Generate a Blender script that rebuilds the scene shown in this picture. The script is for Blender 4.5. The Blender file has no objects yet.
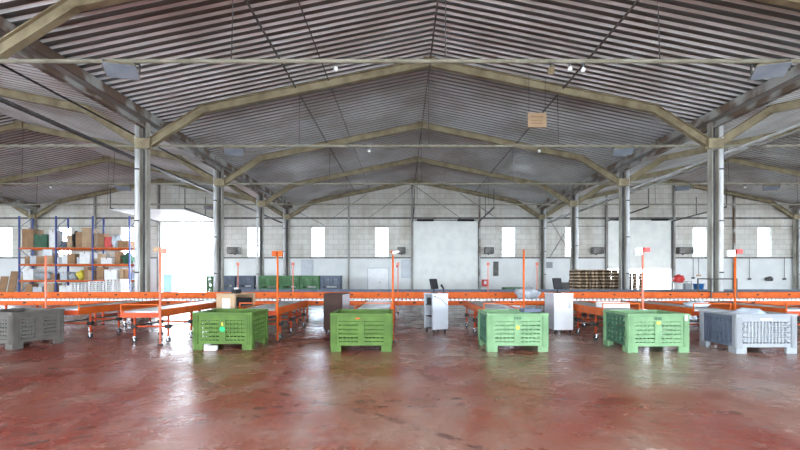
import bpy, math, random
from mathutils import Vector, Matrix
random.seed(7)
S = bpy.context.scene
COL = S.collection
R = math.radians

# ------------------------------------------------------------------ camera, sky, exposure
FPX = 415.0
cam_d = bpy.data.cameras.new('camera')
cam = bpy.data.objects.new('camera', cam_d); COL.objects.link(cam)
cam.location = (0, 0, 1.5); cam.rotation_euler = (R(90), 0, 0)
cam_d.sensor_width = 36; cam_d.lens = 36 * FPX / 800
cam_d.shift_x = -3 / 800; cam_d.shift_y = 51 / 800
cam_d.clip_end = 500
S.camera = cam
w = bpy.data.worlds.new('sky'); S.world = w; w.use_nodes = True
bg = w.node_tree.nodes['Background']
bg.inputs[0].default_value = (0.80, 0.90, 1.0, 1); bg.inputs[1].default_value = 18.0
def portal(name, loc, rot, sx, sz):                     # daylight portal filling an opening
    l = bpy.data.lights.new(name, 'AREA'); l.shape = 'RECTANGLE'; l.size = sx; l.size_y = sz; l.cycles.is_portal = True
    o = bpy.data.objects.new(name, l); COL.objects.link(o); o.location = loc; o.rotation_euler = rot
portal('daylight_added_end', (.91, -24.3, 2.6), (R(90), 0, R(0)), 99, 5.2)  # portal at the unseen open end added for light
portal('daylight_left_door', (-16.7, 32.9, 2.86), (R(90), 0, R(180)), 4.75, 5.7)
portal('daylight_added_left', (-48.9, 4.0, 3.5), (R(90), 0, R(-90)), 57, 7)
portal('daylight_added_right', (50.7, 4.0, 3.5), (R(90), 0, R(90)), 57, 7)
S.view_settings.view_transform = 'Standard'; S.view_settings.look = 'None'
S.view_settings.gamma = 1; S.view_settings.use_curve_mapping = False
S.view_settings.exposure = .64

# ------------------------------------------------------------------ materials
def mat(name, c, rough=.5, metal=0, c2=None, scale=3, amt=1.0, stretch=(1, 1, 1), bump=0, rot=0, lo=.4, hi=.65):
    m = bpy.data.materials.new(name); m.use_nodes = True
    nt = m.node_tree; b = nt.nodes['Principled BSDF']
    b.inputs['Base Color'].default_value = (*c, 1)
    b.inputs['Roughness'].default_value = rough; b.inputs['Metallic'].default_value = metal
    if metal == 0 and rough >= .5: b.inputs['Specular IOR Level'].default_value = .22
    if c2 is None: c2 = tuple(v * .78 for v in c)
    tc = nt.nodes.new('ShaderNodeTexCoord'); mp = nt.nodes.new('ShaderNodeMapping')
    mp.inputs['Scale'].default_value = stretch
    nt.links.new(tc.outputs['Object'], mp.inputs['Vector'])
    n = nt.nodes.new('ShaderNodeTexNoise'); n.inputs['Scale'].default_value = scale; n.inputs['Detail'].default_value = 5
    nt.links.new(mp.outputs[0], n.inputs['Vector'])
    rp = nt.nodes.new('ShaderNodeValToRGB')
    rp.color_ramp.elements[0].position = lo; rp.color_ramp.elements[1].position = hi
    rp.color_ramp.elements[0].color = (*c, 1); rp.color_ramp.elements[1].color = (*c2, 1)
    nt.links.new(n.outputs[0], rp.inputs[0]); nt.links.new(rp.outputs[0], b.inputs['Base Color'])
    if bump:
        bp = nt.nodes.new('ShaderNodeBump'); bp.inputs['Strength'].default_value = bump
        nt.links.new(n.outputs[0], bp.inputs['Height']); nt.links.new(bp.outputs[0], b.inputs['Normal'])
    return m

M = {}
M['khaki'] = mat('khaki_paint', (.33, .285, .18), .55, c2=(.20, .16, .095), scale=2)
M['cream_steel'] = mat('cream_steel', (.46, .45, .40), .5, c2=(.22, .19, .15), scale=2.5, stretch=(1, 1, .3))
M['grey_steel'] = mat('grey_steel', (.36, .36, .34), .5, c2=(.20, .18, .16), scale=3, stretch=(1, 1, .3))
M['rust_steel'] = mat('rust_steel', (.42, .43, .41), .6, c2=(.17, .12, .09), scale=1.3, lo=.42, hi=.56)
M['gutter'] = mat('gutter_sheet', (.60, .64, .64), .5, c2=(.38, .36, .33), scale=1.1, stretch=(1, .4, 1), lo=.42, hi=.6)
M['pipe_white'] = mat('white_pvc', (.74, .76, .78), .3, c2=(.52, .52, .50), scale=2, stretch=(1, 1, .4))
M['pipe_beige'] = mat('beige_pipe', (.25, .235, .18), .55, c2=(.17, .155, .11))
M['dark_metal'] = mat('dark_metal', (.10, .10, .10), .5, c2=(.06, .06, .06))
M['black'] = mat('black_plastic', (.02, .02, .022), .55)
M['rail_dark'] = mat('wall_rail', (.17, .16, .15), .6, c2=(.09, .085, .08))
M['orange'] = mat('orange_paint', (.56, .10, .009), .55, c2=(.46, .075, .007), scale=4)
M['orange_dull'] = mat('dull_orange_paint', (.50, .075, .02), .5, c2=(.38, .05, .015), scale=4)
M['pole_red'] = mat('salmon_pole', (.72, .19, .11), .45)
M['belt'] = mat('grey_belt', (.33, .33, .32), .45, c2=(.25, .25, .24), scale=5)
M['dark_belt'] = mat('dark_belt', (.13, .13, .13), .5)
M['roller'] = mat('steel_roller', (.70, .71, .72), .3, .55, c2=(.55, .55, .56))
M['chrome'] = mat('chrome', (.75, .76, .78), .2, .9)
M['mid_green'] = mat('mid_green_plastic', (.09, .20, .09), .6, c2=(.07, .16, .07))
M['green'] = mat('olive_green_plastic', (.085, .155, .032), .65, c2=(.065, .12, .026), scale=5)
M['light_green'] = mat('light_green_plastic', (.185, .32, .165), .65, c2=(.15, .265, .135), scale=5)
M['deep_green_and_shade'] = mat('deep_green_plastic_and_shade', (.05, .13, .08), .6)  # deep green things, and painted-in shade on light green bin sides
M['grey_plastic'] = mat('grey_plastic', (.125, .112, .098), .7, c2=(.09, .082, .072), scale=5)
M['light_grey_plastic'] = mat('light_grey_plastic', (.30, .31, .32), .6, c2=(.29, .31, .33), scale=5)
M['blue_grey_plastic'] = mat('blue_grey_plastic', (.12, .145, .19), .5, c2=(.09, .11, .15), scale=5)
M['brown_panel'] = mat('brown_panel', (.05, .028, .022), .85, c2=(.04, .024, .02))
M['white_panel'] = mat('white_panel', (.78, .79, .80), .35, c2=(.72, .73, .74))
M['grey_panel'] = mat('grey_panel', (.50, .53, .57), .4, c2=(.44, .46, .50))
M['tan_panel'] = mat('tan_panel', (.44, .29, .17), .6, c2=(.42, .30, .19))
M['blue'] = mat('rack_blue', (.03, .06, .26), .45, c2=(.02, .04, .18))
M['dark_wood'] = mat('weathered_wood', (.13, .075, .04), .8, c2=(.06, .035, .02))
M['wood'] = mat('pallet_wood', (.60, .48, .34), .75, c2=(.38, .26, .16), scale=3, stretch=(1, 4, 4))
M['cardboard'] = mat('cardboard', (.34, .20, .11), .8, c2=(.25, .15, .085), scale=2)
M['cardboard_pale'] = mat('pale_cardboard', (.46, .32, .20), .8, c2=(.36, .25, .16), scale=2)
M['white'] = mat('white_plastic', (.80, .80, .79), .5, c2=(.70, .70, .69))
M['paper'] = mat('paper', (.80, .80, .80), .7, c2=(.74, .74, .74))
M['red'] = mat('signal_red', (.62, .03, .025), .4)
M['bright_blue'] = mat('bright_blue_plastic', (.03, .20, .55), .4)
M['yellow'] = mat('yellow_label', (.80, .65, .08), .5)
M['tag_green'] = mat('green_label', (.02, .45, .16), .5)
M['lampglass'] = mat('lamp_glass', (.26, .29, .33), .12, c2=(.19, .22, .26))
M['bulb'] = mat('bulb_white', (.80, .80, .78), .25)
M['door_panel'] = mat('door_panel', (.74, .76, .72), .45, c2=(.66, .68, .65), scale=1.5)
M['textile'] = mat('grey_textile', (.40, .42, .45), .9, c2=(.28, .30, .33), scale=6)
M['plastic_film'] = mat('clear_film', (.62, .68, .74), .15, c2=(.50, .56, .62), scale=6)
M['concrete_out'] = mat('yard_concrete', (.55, .54, .52), .8, c2=(.48, .47, .46), scale=.5)
M['booth_blue'] = mat('booth_blue', (.05, .085, .14), .5)
M['canvas'] = mat('canvas', (.045, .05, .055), .8)

def glass_mat():
    m = bpy.data.materials.new('window_glass'); m.use_nodes = True
    nt = m.node_tree; nt.nodes.clear()
    o = nt.nodes.new('ShaderNodeOutputMaterial'); mx = nt.nodes.new('ShaderNodeMixShader')
    t = nt.nodes.new('ShaderNodeBsdfTransparent'); g = nt.nodes.new('ShaderNodeBsdfGlossy')
    t.inputs[0].default_value = (.94, .97, 1, 1); g.inputs['Roughness'].default_value = .05
    mx.inputs[0].default_value = .06
    nt.links.new(t.outputs[0], mx.inputs[1]); nt.links.new(g.outputs[0], mx.inputs[2]); nt.links.new(mx.outputs[0], o.inputs[0])
    return m
M['glass'] = glass_mat()

def node_mat(name):
    m = bpy.data.materials.new(name); m.use_nodes = True
    nt = m.node_tree; b = nt.nodes['Principled BSDF']
    tc = nt.nodes.new('ShaderNodeTexCoord')
    return m, nt, b, tc
def noise(nt, vec, scale, detail=6, rough=.55, dist=0):
    n = nt.nodes.new('ShaderNodeTexNoise'); n.inputs['Scale'].default_value = scale
    n.inputs['Detail'].default_value = detail; n.inputs['Roughness'].default_value = rough; n.inputs['Distortion'].default_value = dist
    nt.links.new(vec, n.inputs['Vector']); return n.outputs[0]
def ramp(nt, fac, stops):
    r = nt.nodes.new('ShaderNodeValToRGB'); e = r.color_ramp.elements
    while len(e) < len(stops): e.new(.5)
    for k, (p, c) in enumerate(stops):
        e[k].position = p; e[k].color = (*c, 1) if len(c) == 3 else c
    nt.links.new(fac, r.inputs[0]); return r.outputs[0]
def mixc(nt, fac, a, b, mode='MIX'):
    m = nt.nodes.new('ShaderNodeMixRGB'); m.blend_type = mode
    for i, v in enumerate((fac, a, b)):
        if isinstance(v, (int, float)): m.inputs[i].default_value = v
        elif isinstance(v, tuple): m.inputs[i].default_value = (*v, 1)
        else: nt.links.new(v, m.inputs[i])
    return m.outputs[0]
def mapping(nt, vec, scale=(1, 1, 1), rot=(0, 0, 0), loc=(0, 0, 0)):
    m = nt.nodes.new('ShaderNodeMapping'); m.inputs['Scale'].default_value = scale
    m.inputs['Rotation'].default_value = rot; m.inputs['Location'].default_value = loc
    nt.links.new(vec, m.inputs['Vector']); return m.outputs[0]
def math_(nt, op, a, b=0.0):
    m = nt.nodes.new('ShaderNodeMath'); m.operation = op
    for i, v in enumerate((a, b)):
        if isinstance(v, (int, float)): m.inputs[i].default_value = v
        else: nt.links.new(v, m.inputs[i])
    return m.outputs[0]

def floor_material():
    m, nt, b, tc = node_mat('red_painted_concrete')
    P = tc.outputs['Object']
    big = noise(nt, P, .35, 5, .6, .4)
    sx = nt.nodes.new('ShaderNodeSeparateXYZ'); nt.links.new(P, sx.inputs[0])
    big = math_(nt, 'ADD', big, math_(nt, 'MULTIPLY', sx.outputs[0], .014))          # paint is more worn towards the right side
    col = ramp(nt, big, [(.36, (.17, .025, .013)), (.48, (.20, .058, .036)), (.62, (.245, .145, .108))])
    worn = ramp(nt, noise(nt, mapping(nt, P, (1, .5, 1), (0, 0, .5)), 1.3, 8, .68, .6), [(.50, (0, 0, 0)), (.70, (1, 1, 1))])
    col = mixc(nt, mixc(nt, 1, worn, (.55, .55, .55), 'MULTIPLY'), col, (.30, .22, .175))
    dk = ramp(nt, noise(nt, mapping(nt, P, (.8, 1.5, 1), (0, 0, .3), (5, 2, 0)), 1.1, 7, .7, .8), [(.60, (0, 0, 0)), (.70, (1, 1, 1))])
    col = mixc(nt, mixc(nt, 1, dk, (.55, .55, .55), 'MULTIPLY'), col, (.07, .027, .02))
    scr = ramp(nt, noise(nt, mapping(nt, P, (.25, 5, 1), (0, 0, .35)), 2.2, 6, .7), [(.60, (0, 0, 0)), (.68, (1, 1, 1))])
    col = mixc(nt, mixc(nt, 1, scr, (.35, .35, .35), 'MULTIPLY'), col, (.28, .18, .15))
    # scuffed tyre tracks: thin broken arcs
    mx = None
    for cx, cy, rad in ((1.2, -5.0, 10.1), (1.25, -4.9, 9.75), (9.0, 14.0, 9.6), (-6, -3, 9.4)):
        v = nt.nodes.new('ShaderNodeVectorMath'); v.operation = 'DISTANCE'
        nt.links.new(P, v.inputs[0]); v.inputs[1].default_value = (cx, cy, 0)
        d = math_(nt, 'ABSOLUTE', math_(nt, 'SUBTRACT', v.outputs['Value'], rad))
        l = math_(nt, 'LESS_THAN', d, .05)
        mx = l if mx is None else math_(nt, 'MAXIMUM', mx, l)
    brk = ramp(nt, noise(nt, P, 5, 4, .7), [(.48, (0, 0, 0)), (.56, (1, 1, 1))])
    trk = math_(nt, 'MULTIPLY', math_(nt, 'MULTIPLY', mx, brk), .6)
    col = mixc(nt, trk, col, (.05, .015, .012))
    nt.links.new(col, b.inputs['Base Color'])
    rg = ramp(nt, noise(nt, P, .9, 8, .7, .3), [(.38, (.20, .20, .20)), (.62, (.34, .34, .34))])
    nt.links.new(rg, b.inputs['Roughness'])
    b.inputs['IOR'].default_value = 1.42
    bp = nt.nodes.new('ShaderNodeBump'); bp.inputs['Strength'].default_value = .40; bp.inputs['Distance'].default_value = .03
    nt.links.new(noise(nt, P, 6, 7, .65), bp.inputs['Height']); nt.links.new(bp.outputs[0], b.inputs['Normal'])
    return m
M['floor'] = floor_material()

def wall_material():
    m, nt, b, tc = node_mat('painted_block_wall')
    P = tc.outputs['Object']
    br = nt.nodes.new('ShaderNodeTexBrick')
    sx = nt.nodes.new('ShaderNodeSeparateXYZ'); nt.links.new(P, sx.inputs[0])
    cb = nt.nodes.new('ShaderNodeCombineXYZ'); nt.links.new(math_(nt, 'ADD', sx.outputs[0], sx.outputs[1]), cb.inputs[0]); nt.links.new(sx.outputs[2], cb.inputs[1])
    nt.links.new(cb.outputs[0], br.inputs['Vector'])
    br.inputs['Scale'].default_value = 1; br.inputs['Brick Width'].default_value = .8; br.inputs['Row Height'].default_value = .40
    br.inputs['Mortar Size'].default_value = .022; br.inputs['Mortar Smooth'].default_value = .3
    br.inputs['Color1'].default_value = (.66, .65, .60, 1); br.inputs['Color2'].default_value = (.58, .57, .52, 1)
    br.inputs['Mortar'].default_value = (.47, .46, .43, 1)
    st = ramp(nt, noise(nt, mapping(nt, P, (1, 1, .35)), .8, 7, .65), [(.45, (1, 1, 1)), (.75, (.72, .66, .58))])
    up = mixc(nt, 1, br.outputs['Color'], st, 'MULTIPLY')
    low = ramp(nt, noise(nt, P, .7, 6), [(.35, (.76, .78, .77)), (.7, (.64, .66, .65))])
    # smooth white painted render below the lower rail
    col = mixc(nt, math_(nt, 'LESS_THAN', sx.outputs[2], 2.9), up, low)
    nt.links.new(col, b.inputs['Base Color']); b.inputs['Roughness'].default_value = .7
    return m
M['wall'] = wall_material()

def roof_material():
    m, nt, b, tc = node_mat('galvanised_roof_sheet')
    P = tc.outputs['Object']
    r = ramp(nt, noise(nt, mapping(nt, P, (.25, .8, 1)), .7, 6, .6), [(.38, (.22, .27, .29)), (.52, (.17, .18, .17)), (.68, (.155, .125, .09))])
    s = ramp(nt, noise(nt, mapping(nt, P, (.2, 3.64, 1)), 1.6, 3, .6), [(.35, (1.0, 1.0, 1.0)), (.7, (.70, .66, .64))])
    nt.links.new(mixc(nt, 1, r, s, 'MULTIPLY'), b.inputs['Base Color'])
    b.inputs['Roughness'].default_value = .42; b.inputs['Metallic'].default_value = .25
    return m
M['roof'] = roof_material()
M['lit_web'] = mat('lit_rib_web', (.82, .86, .87), .35, .15, c2=(.55, .55, .53), scale=.5)  # pale colour paints in the light on the camera-facing rib webs

# ------------------------------------------------------------------ mesh helpers
class MB:
    def __init__(s): s.v = []; s.f = []; s.m = []
    def add(s, vs, fs, mi=0, T=None):
        o = len(s.v)
        for p in vs:
            p = Vector(p)
            if T is not None: p = T @ p
            s.v.append(p)
        for f in fs: s.f.append([i + o for i in f]); s.m.append(mi)
    def box(s, x0, x1, y0, y1, z0, z1, mi=0, T=None):
        vs = [(x0, y0, z0), (x1, y0, z0), (x1, y1, z0), (x0, y1, z0), (x0, y0, z1), (x1, y0, z1), (x1, y1, z1), (x0, y1, z1)]
        s.add(vs, [(0, 3, 2, 1), (4, 5, 6, 7), (0, 1, 5, 4), (1, 2, 6, 5), (2, 3, 7, 6), (3, 0, 4, 7)], mi, T)
        return s
    def cbox(s, c, d, mi=0, rz=0, rx=0, ry=0):
        T = Matrix.Translation(c) @ Matrix.Rotation(rz, 4, 'Z') @ Matrix.Rotation(ry, 4, 'Y') @ Matrix.Rotation(rx, 4, 'X')
        return s.box(-d[0] / 2, d[0] / 2, -d[1] / 2, d[1] / 2, -d[2] / 2, d[2] / 2, mi, T)
    def tube(s, a, b, r, n=10, mi=0, r2=None):
        a = Vector(a); b = Vector(b); r2 = r if r2 is None else r2
        q = (b - a).to_track_quat('Z', 'Y').to_matrix().to_4x4()
        L = (b - a).length; vs = []
        for k in range(n):
            t = 2 * math.pi * k / n; vs.append((r * math.cos(t), r * math.sin(t), 0))
        for k in range(n):
            t = 2 * math.pi * k / n; vs.append((r2 * math.cos(t), r2 * math.sin(t), L))
        fs = [(k, (k + 1) % n, n + (k + 1) % n, n + k) for k in range(n)] + [tuple(reversed(range(n))), tuple(range(n, 2 * n))]
        s.add(vs, fs, mi, Matrix.Translation(a) @ q); return s
    def beam(s, a, b, wd, h, mi=0):
        """rectangular bar from a to b, wd = horizontal width across, h = depth"""
        a = Vector(a); b = Vector(b); d = (b - a); L = d.length; d.normalize()
        up = Vector((0, 0, 1)) if abs(d.z) < .95 else Vector((0, 1, 0))
        sd = d.cross(up).normalized(); u = sd.cross(d).normalized()
        vs = []
        for p in (a, b):
            for (i, j) in ((-1, -1), (1, -1), (1, 1), (-1, 1)): vs.append(p + sd * i * wd / 2 + u * j * h / 2)
        s.add(vs, [(0, 1, 2, 3), (7, 6, 5, 4), (0, 4, 5, 1), (1, 5, 6, 2), (2, 6, 7, 3), (3, 7, 4, 0)], mi); return s
    def lathe(s, prof, n=14, c=(0, 0, 0), mi=0, T=None):
        vs = []
        for (r, z) in prof:
            for k in range(n):
                t = 2 * math.pi * k / n; vs.append((c[0] + r * math.cos(t), c[1] + r * math.sin(t), c[2] + z))
        fs = []
        for i in range(len(prof) - 1):
            for k in range(n): fs.append((i * n + k, i * n + (k + 1) % n, (i + 1) * n + (k + 1) % n, (i + 1) * n + k))
        fs.append(tuple(reversed(range(n)))); fs.append(tuple(range((len(prof) - 1) * n, len(prof) * n)))
        s.add(vs, fs, mi, T); return s
    def mesh(s, name, mats):
        me = bpy.data.meshes.new(name); me.from_pydata([tuple(p) for p in s.v], [], s.f)
        if not isinstance(mats, (list, tuple)): mats = [mats]
        for m in mats: me.materials.append(M[m] if isinstance(m, str) else m)
        for p, mi in zip(me.polygons, s.m): p.material_index = mi
        me.update(); return me
    def build(s, name, mats, parent=None, smooth=False, bevel=0, loc=None, label=None):
        me = s.mesh(name, mats)
        if smooth:
            for p in me.polygons: p.use_smooth = len(p.vertices) == 4
        o = bpy.data.objects.new(name, me); COL.objects.link(o)
        if parent is not None: o.parent = parent
        if loc is not None: o.location = loc
        if bevel:
            bv = o.modifiers.new('bevel', 'BEVEL'); bv.width = bevel; bv.segments = 2; bv.limit_method = 'ANGLE'
        if label: o['label'] = label
        return o

def tag(o, label, cat, group=None, kind=None):
    o['label'] = label; o['category'] = cat
    if group: o['group'] = group
    if kind: o['kind'] = kind
    return o
def thing(name, label, cat, loc=(0, 0, 0), rz=0, group=None):
    o = bpy.data.objects.new(name, None); COL.objects.link(o); o.empty_display_size = .2
    o.location = loc; o.rotation_euler = (0, 0, rz)
    return tag(o, label, cat, group)
def struct(o): o['kind'] = 'structure'; return o
def kids(o): return [c for c in bpy.data.objects if c.parent == o]
def dup(root, loc, rz=0, label=None, mats=None):
    def cp(o, parent):
        c = o.copy(); COL.objects.link(c)
        if parent is not None: c.parent = parent
        for ch in TREE.get(o.name, []): cp(ch, c)
        return c
    TREE = {}
    for o in bpy.data.objects:
        if o.parent: TREE.setdefault(o.parent.name, []).append(o)
    r = cp(root, None)
    r.location = loc; r.rotation_euler = (0, 0, rz)
    if label: r['label'] = label
    return r

# ------------------------------------------------------------------ the hall
BW = 19.86
VX = [-9.02 + BW * k for k in (-2, -1, 0, 1, 2, 3)]
ZV, ZR = 7.12, 9.17
Y0, Y1 = -24.0, 32.7
FR = [8.85, 14.5, 20.5, 26.5, 32.42]

struct(MB().box(VX[0], VX[-1], Y0, Y1 + .3, -.2, 0).build('floor', 'floor'))
(struct(MB().box(-140, 140, -60, 160, -.4, -.21).build('ground', 'concrete_out')))

# corrugated roof, ribs running from gutter to ridge
ADDED_GAP = (-.6, .8)                                     # unseen roof gap behind and above the camera, added to light the floor
def roof_slope(xa, za, xb, zb, name):
    mb = MB(); P = .275; y = Y0
    prof = []
    while y < Y1 + .2:
        prof += [(y, 0), (y + .07, 0), (y + .10, .055), (y + .225, .055)]; y += P
    vs = []
    for (yy, dz) in prof: vs += [(xa, yy, za + dz), (xb, yy, zb + dz)]
    n = len(prof)
    for i in range(n - 1):
        if ADDED_GAP[0] < prof[i][0] < ADDED_GAP[1]: continue
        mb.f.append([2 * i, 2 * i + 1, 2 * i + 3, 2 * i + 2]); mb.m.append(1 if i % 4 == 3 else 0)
    mb.v = [Vector(p) for p in vs]
    # outer skin, open over the added light gap behind the camera
    for ya, yb in ((Y0, ADDED_GAP[0]), (ADDED_GAP[1], Y1 + .3)):
        mb.add([(xa, ya, za + .10), (xb, ya, zb + .10), (xb, yb, zb + .10), (xa, yb, za + .10)], [(0, 1, 2, 3)], 0)
    return struct(mb.build(name, ['roof', 'lit_web']))
k = 0
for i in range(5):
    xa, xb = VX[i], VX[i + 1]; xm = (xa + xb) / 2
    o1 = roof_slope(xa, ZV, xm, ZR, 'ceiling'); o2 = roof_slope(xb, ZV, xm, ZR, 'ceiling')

# valley gutters
for i, x in enumerate(VX[1:-1]):
    mb = MB().box(x - .28, x + .28, Y0, Y1 - .02, 6.86, 6.90)
    mb.box(x - .30, x - .26, Y0, Y1 - .02, 6.86, 7.14, 1).box(x + .26, x + .30, Y0, Y1 - .02, 6.86, 7.14, 1)
    mb.box(x - .09, x + .09, Y0, Y1 - .02, 6.66, 6.69, 1).box(x - .015, x + .015, Y0, Y1 - .02, 6.69, 6.86, 1)
    struct(mb.build('trim_%d' % (i + 1), ['gutter', 'rust_steel']))

# back wall with openings
WIN = [-46.5, -41.6, -36.5, -31.35, -26.7, -21.7, -11.75, -6.70, -1.68, 8.34, 13.31, 23.4, 28.5, 33.4, 38.4, 43.5]
DOORS = [(-19.05, -14.3, 0, 5.72), (.80, 5.87, 0, 5.75), (16.1, 21.07, 0, 5.8)]
WZ0, WZ1, WW = 3.0, 5.35, 1.04
ops = sorted([(x - WW / 2, x + WW / 2, WZ0, WZ1) for x in WIN] + DOORS)
mb = MB(); x = VX[0]
for (a, b, z0, z1) in ops:
    mb.box(x, a, Y1, Y1 + .25, 0, 7.0)
    if z0 > 0: mb.box(a, b, Y1, Y1 + .25, 0, z0)
    mb.box(a, b, Y1, Y1 + .25, z1, 7.0); x = b
mb.box(x, VX[-1], Y1, Y1 + .25, 0, 7.0)
for i in range(5):
    a, b = VX[i], VX[i + 1]; c = (a + b) / 2
    vs = [(a, Y1, 7.0), (b, Y1, 7.0), (b, Y1, ZV + .05), (c, Y1, ZR + .05), (a, Y1, ZV + .05)]
    vs += [(p[0], Y1 + .25, p[2]) for p in vs]
    mb.add(vs, [(0, 1, 2, 3, 4), (9, 8, 7, 6, 5), (0, 5, 6, 1), (1, 6, 7, 2), (2, 7, 8, 3), (3, 8, 9, 4), (4, 9, 5, 0)])
struct(mb.build('wall_back', 'wall'))
mb = MB().box(VX[0], VX[-1], Y0 - .25, Y0, 5.2, 9.3)      # unseen open end and lintel, added and sized for even light
for x in VX: mb.box(x - .3, x + .3, Y0 - .25, Y0, 0, 5.2)
struct(mb.build('wall_front', 'wall'))
struct(MB().box(VX[0] - .25, VX[0], Y0, Y1 + .25, 0, 5.6).box(VX[0] - .25, VX[0], Y0, Y1 + .25, 6.8, 7.3).build('wall_left', 'wall'))  # high opening in this unseen wall is added for light
struct(MB().box(VX[-1], VX[-1] + .25, Y0, Y1 + .25, 0, 5.6).box(VX[-1], VX[-1] + .25, Y0, Y1 + .25, 6.8, 7.3).build('wall_right', 'wall'))  # same added light opening on the right

# windows
for n, x in enumerate(WIN):
    e = bpy.data.objects.new('window_%d' % (n + 1), None); COL.objects.link(e); e.location = (x, Y1 + .12, WZ0); struct(e)
    h = WZ1 - WZ0; f = MB(); t = .045; hw = WW / 2
    f.box(-hw, -hw + t, -.04, .04, 0, h).box(hw - t, hw, -.04, .04, 0, h).box(-hw + t, hw - t, -.04, .04, 0, t).box(-hw + t, hw - t, -.04, .04, h - t, h)
    f.box(.24, .27, -.03, .03, t, h - t)
    f.build('window_frame', 'grey_panel', e)
    MB().box(-hw + t, hw - t, -.006, .006, t, h - t).build('window_pane', 'glass', e)

# wall rails, posts and bracing of the end wall
mb = MB()
def rail(z, h, segs):
    for a, b in segs: mb.box(a, b, Y1 - .10, Y1 - .02, z - h / 2, z + h / 2)
rail(6.05, .14, [(VX[0], VX[-1])]); 
rail(2.93, .10, [(VX[0], -19.2), (-14.2, .6), (6.05, 15.9), (21.3, VX[-1])])
rail(5.42, .05, [(VX[0], -19.2), (-14.2, .6), (6.05, 15.9), (21.3, VX[-1])])
struct(mb.build('trim_5', 'rail_dark'))
def post(x, z1, n, m='grey_steel', wd=.13):
    struct(MB().box(x - wd / 2, x + wd / 2, Y1 - .24, Y1 - .11, 0, z1).build('trim_%d' % n, m))
n = 6
for x in (-34.0, -24.15, -19.2, -14.2, -4.25, .72, 6.0, 15.95, 21.25, 25.95, 35.8):
    d = min(abs(x - ((VX[i] + VX[i + 1]) / 2)) for i in range(5))
    post(x, min(ZV + (BW / 2 - d) * .2064 - .05, 8.95), n, 'rust_steel' if n % 3 == 0 else 'grey_steel', .17 if abs(x - .72) < .01 else .13); n += 1
mb = MB()
for (a, za, b, zb) in ((.9, 8.6, -2.6, 6.15), (.9, 8.6, 4.4, 6.15), (-2.8, 8.0, -5.4, 6.15), (4.5, 8.0, 7.2, 6.15), (-9, 6.9, -6.2, 5.5), (11.5, 2.9, 13.4, 6.0), (13.4, 2.9, 11.5, 6.0)):
    mb.tube((a, Y1 - .07, za), (b, Y1 - .07, zb), .022, 6)
struct(mb.build('trim_%d' % n, 'rail_dark')); n += 1

# big sectional doors
def tracks(a, b, z, parent):
    for i, x in enumerate((a - .06, b + .06)):
        mb = MB().box(x - .04, x + .04, -.16, -.08, 0, z)
        mb.beam((x, -.10, z), (x, -5.6, z + .22), .06, .08)
        mb.beam((x, -5.6, z + .22), (x, -5.6, 7.2), .04, .04)
        mb.beam((x, -2.8, z + .11), (x, -2.8, 7.2), .04, .04)
        mb.build('door_track', 'dark_metal', parent)
def sect_panels(parent, xs, z0, z1, hgt=.55):
    z = z0
    while z < z1 - .05:
        t = min(z + hgt, z1)
        MB().box(xs[0], xs[1], -.06, -.01, z, t - .008).box(xs[0], xs[1], -.04, -.02, t - .02, t).box(xs[0] + .04, xs[1] - .04, -.068, -.06, z + .05, z + .09).box(xs[0] + .04, xs[1] - .04, -.068, -.06, t - .09, t - .05).build('door_panel', 'door_panel', parent)
        z = t
doors = []
for k, (a, b, z0, z1) in enumerate(DOORS):
    e = bpy.data.objects.new('door_%d' % (k + 1), None); COL.objects.link(e); e.location = (0, Y1, 0); struct(e); doors.append(e)
    tracks(a, b, z1, e)
    MB().tube((a + .1, -.18, z1 + .12), (b - .1, -.18, z1 + .12), .03, 8).build('spring_shaft', 'dark_metal', e)
    for sx in (a + .3, b - 1.6): MB().tube((sx, -.18, z1 + .12), (sx + 1.3, -.18, z1 + .12), .085, 10).build('door_spring', 'black', e)
sect_panels(doors[1], (.74, 5.93), 0, 5.84)
sect_panels(doors[2], (16.04, 21.13), 2.05, 5.90)
# left door rolled up under the roof: the leaf lies level above the opening
y = -.25
while y > -5.5:
    MB().box(-19.0, -14.35, y - .52, y, 5.80, 5.85).box(-18.9, -14.45, y - .30, y - .22, 5.77, 5.80).build('door_panel', 'white_panel', doors[0]); y -= .55
# small service doors
for k, (a, b, h) in enumerate(((-2.75, -1.15, 2.1), )):
    e = bpy.data.objects.new('door_%d' % (k + 4), None); COL.objects.link(e); e.location = (0, Y1, 0); struct(e)
    MB().box(a, b, -.05, -.01, 0, h).box((a + b) / 2 - .01, (a + b) / 2 + .01, -.056, -.05, 0, h).build('door_leaf', 'white_panel', e)
    MB().box(a - .06, a, -.07, -.01, 0, h + .06).box(b, b + .06, -.07, -.01, 0, h + .06).box(a, b, -.07, -.01, h, h + .06).build('door_frame', 'grey_panel', e)
    MB().box((a + b) / 2 + .05, (a + b) / 2 + .17, -.09, -.05, 1.0, 1.04).build('door_handle', 'dark_metal', e)

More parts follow.
